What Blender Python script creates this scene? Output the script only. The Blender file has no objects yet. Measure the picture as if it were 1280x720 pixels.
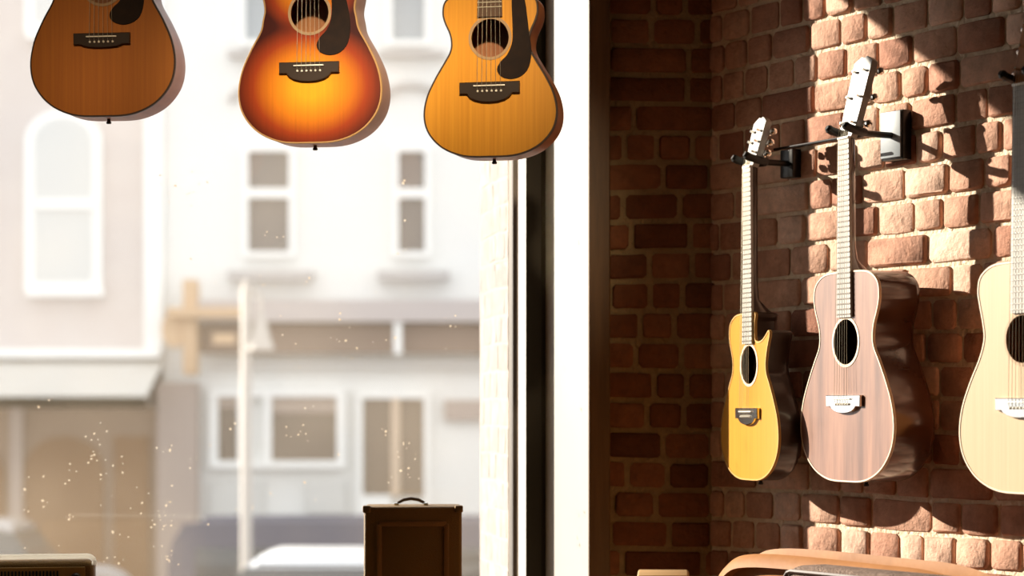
import bpy, bmesh, math, random
from mathutils import Vector, Matrix, noise
R = math.radians
S = bpy.context.scene
COL = S.collection
# ------------------------------------------------------------------ camera, light, exposure
CZ = 1.30                    # eye height above the shop floor
F = 2844.0                   # focal length in pixels of the 1280 wide frame
cam_d = bpy.data.cameras.new('camera')
cam = bpy.data.objects.new('camera', cam_d); COL.objects.link(cam)
cam.location = (0, 0, CZ); cam.rotation_euler = (R(90), 0, 0)
cam_d.sensor_width = 36; cam_d.lens = F * 36 / 1280
cam_d.shift_y = 150 / 1280
cam_d.clip_start = 0.05; cam_d.clip_end = 400
cam_d.dof.use_dof = True; cam_d.dof.focus_distance = 5.25; cam_d.dof.aperture_fstop = 2.6
S.camera = cam
S.view_settings.view_transform = 'Standard'; S.view_settings.look = 'None'
S.view_settings.exposure = 0.0; S.view_settings.gamma = 1.0
S.view_settings.use_curve_mapping = False

w = bpy.data.worlds.new('sky'); S.world = w; w.use_nodes = True
bg = w.node_tree.nodes['Background']
bg.inputs[0].default_value = (0.93, 0.97, 1.0, 1); bg.inputs[1].default_value = 1.7

SUN_DIR = Vector((.835, -.443, -.326))
sd = bpy.data.lights.new('sun', 'SUN'); sd.energy = 14.5; sd.angle = R(0.55); sd.color = (1, .91, .77)
so = bpy.data.objects.new('sun', sd); COL.objects.link(so)
so.rotation_euler = SUN_DIR.to_track_quat('-Z', 'Y').to_euler()

def fill_lamp(loc, target, power, size, color, spread=None):
    l = bpy.data.lights.new('fill_lamp', 'AREA'); l.energy = power; l.size = size; l.color = color
    if spread: l.spread = spread
    o = bpy.data.objects.new('fill_lamp', l); COL.objects.link(o); o.location = loc
    o.rotation_euler = (Vector(target) - Vector(loc)).to_track_quat('-Z', 'Y').to_euler()
    return o
# added unseen fill lamps: one general deep in the room, narrow ones at window guitars
fill_lamp((-1.6, 0.2, 3.3), (-0.2, 5.3, 1.2), 3, 1.2, (1, .86, .70))
for tx, tp, tc in ((-.97, .28, (1, .74, .46)), (-.47, 1.05, (1, .84, .62)), (-.09, .75, (1, .80, .54))):
    fill_lamp((tx + .15, 2.6, 3.2), (tx, 5.25, 2.04), tp, 0.10, tc, R(15))

# ------------------------------------------------------------------ helpers
def P(px, py, Y):
    """world point at depth Y that the photograph shows at (px, py)"""
    return Vector(((px - 640) / F * Y, Y, (510 - py) / F * Y + CZ))

def tag(o, label=None, cat=None, group=None, kind=None):
    if label: o['label'] = label
    if cat: o['category'] = cat
    if group: o['group'] = group
    if kind: o['kind'] = kind
    return o

def empty(name, loc, rot=(0, 0, 0)):
    o = bpy.data.objects.new(name, None); COL.objects.link(o)
    o.location = loc; o.rotation_euler = rot; o.empty_display_size = .05
    return o

def build(name, bm, mats, parent=None, smooth=35, loc=None, rot=None):
    me = bpy.data.meshes.new(name)
    bmesh.ops.recalc_face_normals(bm, faces=bm.faces)
    bm.to_mesh(me); bm.free()
    if not isinstance(mats, (list, tuple)): mats = [mats]
    for m in mats: me.materials.append(m)
    if smooth:
        for p in me.polygons: p.use_smooth = True
        me.set_sharp_from_angle(angle=R(smooth))
    o = bpy.data.objects.new(name, me); COL.objects.link(o)
    if parent: o.parent = parent
    if loc is not None: o.location = loc
    if rot is not None: o.rotation_euler = rot
    return o

def box(bm, c, s, bevel=0, seg=2, mat=0, M=None):
    r = bmesh.ops.create_cube(bm, size=1)
    vs = r['verts']
    for v in vs: v.co = Vector((v.co.x * s[0], v.co.y * s[1], v.co.z * s[2]))
    fs = list({f for v in vs for f in v.link_faces})
    if bevel:
        es = list({e for v in vs for e in v.link_edges})
        rr = bmesh.ops.bevel(bm, geom=es, offset=bevel, segments=seg, profile=.5, affect='EDGES')
        fs = list(set(rr['faces']) | {f for f in fs if f.is_valid})
        vs = list({v for f in fs for v in f.verts})
    M = M or Matrix.Identity(4)
    for v in vs: v.co = M @ (v.co + Vector(c))
    for f in fs: f.material_index = mat
    return bm

def bx(c, s, bevel=0, seg=2):
    return box(bmesh.new(), c, s, bevel, seg)

def tube(bm, pts, r, n=8, cap=True, closed=False):
    pts = [Vector(p) for p in pts]; rings = []
    N = len(pts)
    up = Vector((0, 0, 1))
    for i, p in enumerate(pts):
        if closed: d = pts[(i + 1) % N] - pts[i - 1]
        else: d = pts[min(i + 1, N - 1)] - pts[max(i - 1, 0)]
        d.normalize()
        a = up if abs(d.dot(up)) < .95 else Vector((0, 1, 0))
        u = d.cross(a).normalized(); v = d.cross(u).normalized()
        rr = r[i] if isinstance(r, (list, tuple)) else r
        rings.append([bm.verts.new(p + (u * math.cos(2 * math.pi * k / n) + v * math.sin(2 * math.pi * k / n)) * rr) for k in range(n)])
    for i in range(N if closed else N - 1):
        A, B = rings[i], rings[(i + 1) % N]
        for k in range(n):
            bm.faces.new((A[k], A[(k + 1) % n], B[(k + 1) % n], B[k]))
    if cap and not closed:
        bm.faces.new(rings[0]); bm.faces.new(rings[-1])
    return bm

def prism(bm, pts, y0, y1, inset=0.0):
    """outline in (x,z) extruded from y0 (front) to y1 (back); front edge chamfered by inset"""
    n = len(pts)
    def off(d):
        out = []
        A = sum(pts[i][0] * pts[(i + 1) % n][1] - pts[(i + 1) % n][0] * pts[i][1] for i in range(n))
        sg = 1 if A > 0 else -1
        for i in range(n):
            a, b = Vector(pts[i - 1]), Vector(pts[(i + 1) % n])
            t = (b - a).normalized(); nr = Vector((-t.y, t.x)) * sg
            out.append((pts[i][0] + nr.x * d, pts[i][1] + nr.y * d))
        return out
    rings = []
    if inset:
        rings.append([bm.verts.new((x, y0, z)) for x, z in off(inset)])
        rings.append([bm.verts.new((x, y0 + (inset if y1 > y0 else -inset), z)) for x, z in pts])
    else:
        rings.append([bm.verts.new((x, y0, z)) for x, z in pts])
    rings.append([bm.verts.new((x, y1, z)) for x, z in pts])
    for A, B in zip(rings, rings[1:]):
        for k in range(n):
            bm.faces.new((A[k], A[(k + 1) % n], B[(k + 1) % n], B[k]))
    bm.faces.new(rings[0]); bm.faces.new(rings[-1])
    return bm

def catmull(ctrl, sub=6, closed=False):
    out = []; n = len(ctrl)
    rng = range(n) if closed else range(n - 1)
    for i in rng:
        if closed: p0, p1, p2, p3 = (Vector(ctrl[(i + k - 1) % n]) for k in range(4))
        else: p0, p1, p2, p3 = (Vector(ctrl[min(max(i + k - 1, 0), n - 1)]) for k in range(4))
        for j in range(sub):
            t = j / sub
            out.append(.5 * ((2 * p1) + (p2 - p0) * t + (2 * p0 - 5 * p1 + 4 * p2 - p3) * t * t + (3 * p1 - p0 - 3 * p2 + p3) * t ** 3))
    if not closed: out.append(Vector(ctrl[-1]))
    return [tuple(v) for v in out]

# ------------------------------------------------------------------ materials
MATS = {}
def mat(name, color=(.5, .5, .5), rough=.5, metal=0., coat=0., spec=.5, grain=None, bump=0., bscale=40., noise_mix=0., nscale=8., dark=None):
    """principled material; grain=(axis stretch) gives wood figure between color and dark"""
    if name in MATS: return MATS[name]
    m = bpy.data.materials.new(name); m.use_nodes = True; nt = m.node_tree; N = nt.nodes; L = nt.links
    b = N['Principled BSDF']
    b.inputs['Base Color'].default_value = (*color, 1); b.inputs['Roughness'].default_value = rough
    b.inputs['Metallic'].default_value = metal; b.inputs['Coat Weight'].default_value = coat
    b.inputs['Specular IOR Level'].default_value = spec
    b.inputs['Coat Roughness'].default_value = .12
    if grain or noise_mix or bump:
        tc = N.new('ShaderNodeTexCoord')
    if grain or noise_mix:
        mp = N.new('ShaderNodeMapping'); L.new(tc.outputs['Object'], mp.inputs[0])
        mp.inputs['Scale'].default_value = grain or (1, 1, 1)
        nz = N.new('ShaderNodeTexNoise'); L.new(mp.outputs[0], nz.inputs['Vector'])
        nz.inputs['Scale'].default_value = nscale; nz.inputs['Detail'].default_value = 5; nz.inputs['Roughness'].default_value = .6
        mr = N.new('ShaderNodeMapRange'); L.new(nz.outputs['Fac'], mr.inputs[0])
        mr.inputs[1].default_value = .3; mr.inputs[2].default_value = .7
        mx = N.new('ShaderNodeMix'); mx.data_type = 'RGBA'
        L.new(mr.outputs[0], mx.inputs['Factor'])
        d = dark or tuple(c * .6 for c in color)
        mx.inputs[6].default_value = (*color, 1); mx.inputs[7].default_value = (*d, 1)
        L.new(mx.outputs[2], b.inputs['Base Color'])
    if bump:
        nb = N.new('ShaderNodeTexNoise'); L.new(tc.outputs['Object'], nb.inputs['Vector'])
        nb.inputs['Scale'].default_value = bscale; nb.inputs['Detail'].default_value = 6
        bp = N.new('ShaderNodeBump'); L.new(nb.outputs['Fac'], bp.inputs['Height'])
        bp.inputs['Strength'].default_value = bump; bp.inputs['Distance'].default_value = .01
        L.new(bp.outputs[0], b.inputs['Normal'])
    MATS[name] = m
    return m

def brick_mat(name, c1, c2, c3, rough=.85, bump=.6):
    """per-brick colour comes from the 'tint' attribute, each brick's own clay"""
    m = bpy.data.materials.new(name); m.use_nodes = True; nt = m.node_tree; N = nt.nodes; L = nt.links
    b = N['Principled BSDF']; b.inputs['Roughness'].default_value = rough; b.inputs['Specular IOR Level'].default_value = .3
    at = N.new('ShaderNodeAttribute'); at.attribute_name = 'tint'
    cr = N.new('ShaderNodeValToRGB'); L.new(at.outputs['Fac'], cr.inputs[0])
    e = cr.color_ramp.elements
    e[0].position = 0; e[0].color = (*c1, 1); e[1].position = 1; e[1].color = (*c3, 1)
    k = e.new(.5); k.color = (*c2, 1)
    tc = N.new('ShaderNodeTexCoord'); nz = N.new('ShaderNodeTexNoise'); L.new(tc.outputs['Object'], nz.inputs['Vector'])
    nz.inputs['Scale'].default_value = 28; nz.inputs['Detail'].default_value = 8; nz.inputs['Roughness'].default_value = .7
    mr = N.new('ShaderNodeMapRange'); L.new(nz.outputs['Fac'], mr.inputs[0])
    mr.inputs[1].default_value = .3; mr.inputs[2].default_value = .75; mr.inputs[3].default_value = .72; mr.inputs[4].default_value = 1.25
    mx = N.new('ShaderNodeMix'); mx.data_type = 'RGBA'; mx.blend_type = 'MULTIPLY'; mx.inputs['Factor'].default_value = 1
    L.new(cr.outputs[0], mx.inputs[6]); L.new(mr.outputs[0], mx.inputs[7]); L.new(mx.outputs[2], b.inputs['Base Color'])
    n2 = N.new('ShaderNodeTexNoise'); L.new(tc.outputs['Object'], n2.inputs['Vector'])
    n2.inputs['Scale'].default_value = 45; n2.inputs['Detail'].default_value = 8; n2.inputs['Roughness'].default_value = .65
    bp = N.new('ShaderNodeBump'); L.new(n2.outputs['Fac'], bp.inputs['Height']); bp.inputs['Strength'].default_value = bump; bp.inputs['Distance'].default_value = .012
    L.new(bp.outputs[0], b.inputs['Normal'])
    return m

def burst_mat(W, L_):
    m = bpy.data.materials.new('sunburst_lacquer'); m.use_nodes = True; nt = m.node_tree; N = nt.nodes; L = nt.links
    b = N['Principled BSDF']; b.inputs['Roughness'].default_value = .3; b.inputs['Coat Weight'].default_value = .5; b.inputs['Coat Roughness'].default_value = .1
    tc = N.new('ShaderNodeTexCoord')
    def ell(cz, rx, rz):
        mp = N.new('ShaderNodeMapping'); L.new(tc.outputs['Object'], mp.inputs[0])
        mp.inputs['Location'].default_value = (0, 0, -cz / rz); mp.inputs['Scale'].default_value = (1 / rx, 0, 1 / rz)
        ln = N.new('ShaderNodeVectorMath'); ln.operation = 'LENGTH'; L.new(mp.outputs[0], ln.inputs[0]); return ln.outputs['Value']
    mn = N.new('ShaderNodeMath'); mn.operation = 'SMOOTH_MIN'; mn.inputs[2].default_value = .3
    L.new(ell(.29 * L_, W * .52, L_ * .33), mn.inputs[0]); L.new(ell(.80 * L_, W * .36, L_ * .24), mn.inputs[1])
    cr = N.new('ShaderNodeValToRGB'); L.new(mn.outputs[0], cr.inputs[0])
    e = cr.color_ramp.elements
    e[0].position = .18; e[0].color = (.86, .36, .012, 1); e[1].position = 1.0; e[1].color = (.055, .006, .003, 1)
    k = e.new(.52); k.color = (.70, .20, .006, 1); k = e.new(.76); k.color = (.36, .045, .006, 1)
    mp = N.new('ShaderNodeMapping'); L.new(tc.outputs['Object'], mp.inputs[0]); mp.inputs['Scale'].default_value = (30, 1, .6)
    nz = N.new('ShaderNodeTexNoise'); L.new(mp.outputs[0], nz.inputs['Vector']); nz.inputs['Scale'].default_value = 8
    mr = N.new('ShaderNodeMapRange'); L.new(nz.outputs['Fac'], mr.inputs[0]); mr.inputs[3].default_value = .82; mr.inputs[4].default_value = 1.12
    mx = N.new('ShaderNodeMix'); mx.data_type = 'RGBA'; mx.blend_type = 'MULTIPLY'; mx.inputs['Factor'].default_value = 1
    L.new(cr.outputs[0], mx.inputs[6]); L.new(mr.outputs[0], mx.inputs[7]); L.new(mx.outputs[2], b.inputs['Base Color'])
    return m

M_white = mat('white_paint', (.86, .84, .80), .5)
M_cream = mat('cream_paint', (.86, .82, .74), .45)
M_brownwood = mat('brown_stained_wood', (.16, .085, .03), .5, grain=(14, 14, 1), nscale=4)
M_darkmetal = mat('dark_bronze_metal', (.022, .016, .007), .6, spec=.2)
M_greymetal = mat('grey_aluminium', (.13, .115, .10), .4, metal=.4)
M_black = mat('black_rubber', (.012, .011, .010), .45)
M_blacksteel = mat('black_steel', (.02, .018, .016), .3, metal=.6)
M_chrome = mat('chrome', (.85, .83, .78), .16, metal=1)
M_bone = mat('bone', (.82, .78, .68), .4)
M_ebony = mat('ebony', (.030, .016, .008), .35, coat=.2)
M_rosefb = mat('rosewood_fingerboard', (.10, .045, .018), .4, grain=(30, 1, 1), nscale=5)
M_palefb = mat('pale_fingerboard', (.50, .48, .44), .35, grain=(30, 1, 1), nscale=5, dark=(.42, .40, .36))
M_fret = mat('fret_wire', (.80, .72, .55), .3, metal=.7)
M_darkfret = mat('dark_fret_wire', (.16, .14, .12), .4, metal=.5)
M_string = mat('string_steel', (.45, .40, .30), .4, metal=.9)
M_pick = mat('tortoise_pickguard', (.022, .010, .005), .6, spec=.15, noise_mix=1, nscale=40, dark=(.012, .006, .004))

# ------------------------------------------------------------------ the room
CORNER = Vector((.521, 5.93)); WD = Vector((.522, -.853)).normalized(); WN = Vector((WD.y, -WD.x))   # right wall: direction and inward normal
YAW = math.atan2(WN.x, -WN.y)            # yaw that turns a local -Y front to the room along WN
FLOOR, CEIL = 0.0, 3.55

random.seed(4)
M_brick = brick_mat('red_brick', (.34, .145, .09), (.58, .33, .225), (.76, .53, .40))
M_shadebrick = brick_mat('shade_darkened_brick', (.13, .045, .018), (.22, .078, .030), (.30, .125, .055))  # darker copy of the brick: the front wall's shade is put into its colour
M_shademortar = mat('shade_darkened_mortar', (.36, .25, .12), .95, bump=.9, bscale=70, noise_mix=1, nscale=25, dark=(.27, .18, .085))  # mortar colour darkened the same way, for the shade on the front wall
M_mortar = mat('old_lime_mortar', (.80, .67, .50), .95, bump=.9, bscale=70, noise_mix=1, nscale=25, dark=(.62, .49, .34))
M_palebrick = brick_mat('pale_brick', (.235, .205, .20), (.26, .23, .225), (.28, .25, .24), bump=.3)
M_palemortar = mat('pale_mortar', (.29, .25, .23), .9)

def brick_wall(name, O, U, Nn, length, z0, z1, rowh=.077, mort=.011, wmin=.088, wmax=.150, phase=0., seed=1, mats=None, relief=.009, fine=True, thick=.15):
    """wall from O along unit U, bricks standing proud towards Nn"""
    rnd = random.Random(seed); bm = bmesh.new()
    lay = bm.verts.layers.float.new('tint')
    U3 = Vector((U[0], U[1], 0)); N3 = Vector((Nn[0], Nn[1], 0)); O3 = Vector((O[0], O[1], 0)); Z = Vector((0, 0, 1))
    def pt(u, d, z): return O3 + U3 * u + N3 * d + Z * z
    # mortar slab
    vs = [bm.verts.new(pt(u, d, z)) for d in (-thick, 0) for u, z in ((0, z0), (length, z0), (length, z1), (0, z1))]
    for q in ((0, 1, 2, 3), (4, 5, 6, 7), (0, 1, 5, 4), (2, 3, 7, 6), (1, 2, 6, 5), (0, 3, 7, 4)):
        f = bm.faces.new([vs[i] for i in q]); f.material_index = 1
    k = 0; z = z0 - rowh + phase
    while z < z1:
        a, b = max(z + mort / 2, z0 + .002), min(z + rowh - mort / 2, z1 - .002)
        if b - a > .02:
            u = -rnd.random() * wmax
            while u < length:
                wd = rnd.choice((wmin, .10, .11, .12, wmax)) + rnd.uniform(-.006, .006)
                if rnd.random() < .12: wd = .21
                l, r = max(u + mort / 2, .002), min(u + wd - mort / 2, length - .002)
                u += wd
                if r - l < .02: continue
                h = relief * rnd.uniform(.55, 1.25); c = .0065 * rnd.uniform(.5, 1.6); t = min(1, max(0, rnd.gauss(.5, .26)))
                wob = lambda s=.0022: rnd.uniform(-s, s)
                def ring(ins, d):
                    l2, r2, a2, b2 = l + ins, r - ins, a + ins, b - ins; c2 = max(c - ins * .5, .002)
                    pts = [(l2 + c2, a2), (.5 * (l2 + r2), a2 + wob()), (r2 - c2, a2), (r2 + wob(.001), a2 + c2), (r2 + wob(.001), b2 - c2), (r2 - c2, b2), (.5 * (l2 + r2), b2 + wob()), (l2 + c2, b2), (l2, b2 - c2), (l2, a2 + c2)]
                    out = []
                    for uu, zz in pts:
                        # courses wander a little, as hand-laid bricks do
                        q = noise.noise(Vector((uu * 2.2, zz * 2.2, seed))) * .008
                        v = bm.verts.new(pt(uu, d + wob(.001), zz + q)); v[lay] = t; out.append(v)
                    return out
                rs = [ring(0, -.004), ring(0, h * .55), ring(.0045, h)]
                for A, B in zip(rs, rs[1:]):
                    for i in range(10): bm.faces.new((A[i], A[(i + 1) % 10], B[(i + 1) % 10], B[i]))
                bm.faces.new(rs[-1])
        z += rowh; k += 1
    o = build(name, bm, mats or [M_brick, M_mortar], smooth=50)
    return tag(o, kind='structure')

PH = (.406 + CZ) % .077
brick_wall('wall_right', CORNER, WD, WN, 10.6, FLOOR, CEIL, phase=PH, seed=3)
WR = .246                                # right edge of the window casing on the front wall
brick_wall('wall_front', (WR - .02, 5.93), Vector((1, 0)), Vector((0, -1)), CORNER.x - WR + .02 + .1, FLOOR, CEIL, phase=PH, seed=8, mats=[M_shadebrick, M_shademortar], mort=.015)

HEAD = CZ + 1.52                         # window head
SILL = .60
M_plaster = mat('warm_plaster', (.26, .20, .14), .8, bump=.2)
M_floorw = mat('oak_floorboards', (.17, .095, .045), .4, grain=(6, .6, 1), nscale=6)
def struct(name, bm, m, **k): return tag(build(name, bm, m, **k), kind='structure')
struct('floor', bx((.5, 1.6, -.05), (10.5, 9.4, .1)), M_floorw, smooth=0)
struct('ceiling', bx((.5, 1.6, CEIL + .06), (10.5, 9.4, .12)), M_plaster, smooth=0)
struct('wall_left', bx((-4.3, 1.6, CEIL / 2), (.15, 9.4, CEIL)), M_plaster, smooth=0)
struct('wall_back', bx((.8, -3.0, CEIL / 2), (10.5, .15, CEIL)), M_plaster, smooth=0)
struct('trim_1', bx((-2.0, 6.05, (HEAD + CEIL) / 2), (4.5, .20, CEIL - HEAD)), M_white, smooth=0)      # wall over the window
struct('trim_2', bx((-2.0, 6.06, SILL / 2), (4.5, .20, SILL)), M_white, smooth=0)                       # wall under the window
struct('trim_3', bx((-4.0, 6.05, (HEAD + SILL) / 2), (.5, .20, HEAD - SILL)), M_white, smooth=0)

# splayed white window reveal, its brown casing and the stacked frame members
def zprism(pts, z0, z1):
    bm = bmesh.new(); n = len(pts)
    A = [bm.verts.new((x, y, z0)) for x, y in pts]; B = [bm.verts.new((x, y, z1)) for x, y in pts]
    for k in range(n): bm.faces.new((A[k], A[(k + 1) % n], B[(k + 1) % n], B[k]))
    bm.faces.new(A); bm.faces.new(B); return bm
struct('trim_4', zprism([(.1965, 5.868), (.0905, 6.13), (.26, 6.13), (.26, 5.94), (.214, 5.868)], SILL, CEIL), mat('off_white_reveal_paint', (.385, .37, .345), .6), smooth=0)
struct('trim_5', zprism([(.1965, 5.862), (.1985, 5.856), (.250, 5.856), (.253, 5.862), (.253, 5.94), (.215, 5.94), (.1965, 5.867)], FLOOR, CEIL), M_brownwood, smooth=0)
wf = empty('window_1', (0, 6.1, SILL)); tag(wf, kind='structure')
def wpart(name, pts, m, z0=0, z1=HEAD - SILL):
    return build(name, zprism([(x, y - 6.1) for x, y in pts], z0, z1), m, wf, smooth=0)
wpart('window_frame', [(.0372, 6.115), (.078, 6.115), (.0905, 6.128), (.0905, 6.20), (.0372, 6.20)], M_darkmetal)
wpart('glazing_bead', [(.0125, 6.165), (.037, 6.125), (.037, 6.20), (.0125, 6.20)], M_cream)
wpart('outer_frame', [(-.0085, 6.19), (.002, 6.165), (.0125, 6.165), (.0125, 6.205), (-.0085, 6.205)], M_greymetal)
wpart('window_frame', [(-3.78, 6.06), (-3.7, 6.06), (-3.7, 6.16), (-3.78, 6.16)], M_darkmetal)
wpart('window_frame', [(-3.7, 6.08), (.036, 6.08), (.036, 6.16), (-3.7, 6.16)], M_darkmetal, 0, .05)
wpart('window_frame', [(-3.7, 6.12), (-.01, 6.12), (-.01, 6.16), (-3.7, 6.16)], M_darkmetal, HEAD - SILL - .03, HEAD - SILL)
# dusty pane
gm = bpy.data.materials.new('dusty_glass'); gm.use_nodes = True; nt = gm.node_tree; N = nt.nodes; L = nt.links
for n_ in list(N): N.remove(n_)
out = N.new('ShaderNodeOutputMaterial'); tr = N.new('ShaderNodeBsdfTransparent'); gl = N.new('ShaderNodeBsdfGlossy'); gl.inputs['Roughness'].default_value = .02
lw = N.new('ShaderNodeLayerWeight'); lw.inputs['Blend'].default_value = .5
pw = N.new('ShaderNodeMath'); pw.operation = 'POWER'; pw.inputs[1].default_value = 5; L.new(lw.outputs['Facing'], pw.inputs[0])
fr = N.new('ShaderNodeMath'); fr.operation = 'MULTIPLY_ADD'; fr.inputs[1].default_value = .8; fr.inputs[2].default_value = .03; L.new(pw.outputs[0], fr.inputs[0])
m1 = N.new('ShaderNodeMixShader'); L.new(fr.outputs[0], m1.inputs[0]); L.new(tr.outputs[0], m1.inputs[1]); L.new(gl.outputs[0], m1.inputs[2])
rf = N.new('ShaderNodeBsdfTranslucent'); rf.inputs[0].default_value = (1, .82, .60, 1)
tc = N.new('ShaderNodeTexCoord'); nz = N.new('ShaderNodeTexNoise'); L.new(tc.outputs['Object'], nz.inputs['Vector']); nz.inputs['Scale'].default_value = 1.4; nz.inputs['Detail'].default_value = 3
mr = N.new('ShaderNodeMapRange'); L.new(nz.outputs['Fac'], mr.inputs[0]); mr.inputs[1].default_value = .3; mr.inputs[2].default_value = .7
mr.inputs[3].default_value = .015; mr.inputs[4].default_value = .06
m2 = N.new('ShaderNodeMixShader'); L.new(mr.outputs[0], m2.inputs[0]); L.new(m1.outputs[0], m2.inputs[1]); L.new(rf.outputs[0], m2.inputs[2]); L.new(m2.outputs[0], out.inputs[0])
build('glass_pane', zprism([(-3.72, .078), (.012, .078), (.012, .082), (-3.72, .082)], .03, HEAD - SILL - .01), gm, wf, smooth=0)
# exterior brick pier beside the window
pu = Vector((-.094 + .010, 6.68 - 6.21)); pl = pu.length; pu.normalize()
pn = Vector((-pu.y, pu.x))
pier = brick_wall('wall_pier', (-.010, 6.21), pu, pn, pl, -1.45, CEIL, seed=5, mats=[M_palebrick, M_palemortar], relief=.0012, mort=.007, thick=.3)

# display deck in the window bay
tag(build('display_platform', bx((-1.99, 5.50, .305), (3.82, .86, .61), .008), mat('deck_wood', (.30, .17, .08), .45, grain=(.6, 8, 1), nscale=5)), 'low wooden display platform in front of the shop window', 'platform')

# ------------------------------------------------------------------ guitars
def outline(L, W, waist=.30, upper=.345, cut=False, sub=5):
    r = [(.0, 0), (.20, .008), (.36, .060), (.465, .150), (.50, .255), (.478, .37), (.415, .48), (.345, .575), (waist + .012, .635), (waist, .685), (waist + .012, .745), (upper - .014, .82), (upper, .88), (upper - .02, .945), (upper - .11, .990), (.10, 1.0)]
    if cut:
        rr = r[:10] + [(.292, .73), (.315, .79), (.345, .845), (.352, .875), (.330, .888), (.300, .872), (.235, .838), (.165, .825), (.115, .835), (.10, .87), (.10, .94), (.10, 1.0)]
    else: rr = r
    left = [(-x, z) for x, z in r[1:]][::-1]
    pts = catmull(rr + left, sub, closed=True)
    return [(x * W, z * L) for x, z in pts]

def offset(pts, d):
    n = len(pts); o = []
    for i in range(n):
        t = (Vector(pts[(i + 1) % n]) - Vector(pts[i - 1])).normalized()
        o.append((pts[i][0] - t.y * d, pts[i][1] + t.x * d))
    return o

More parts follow.
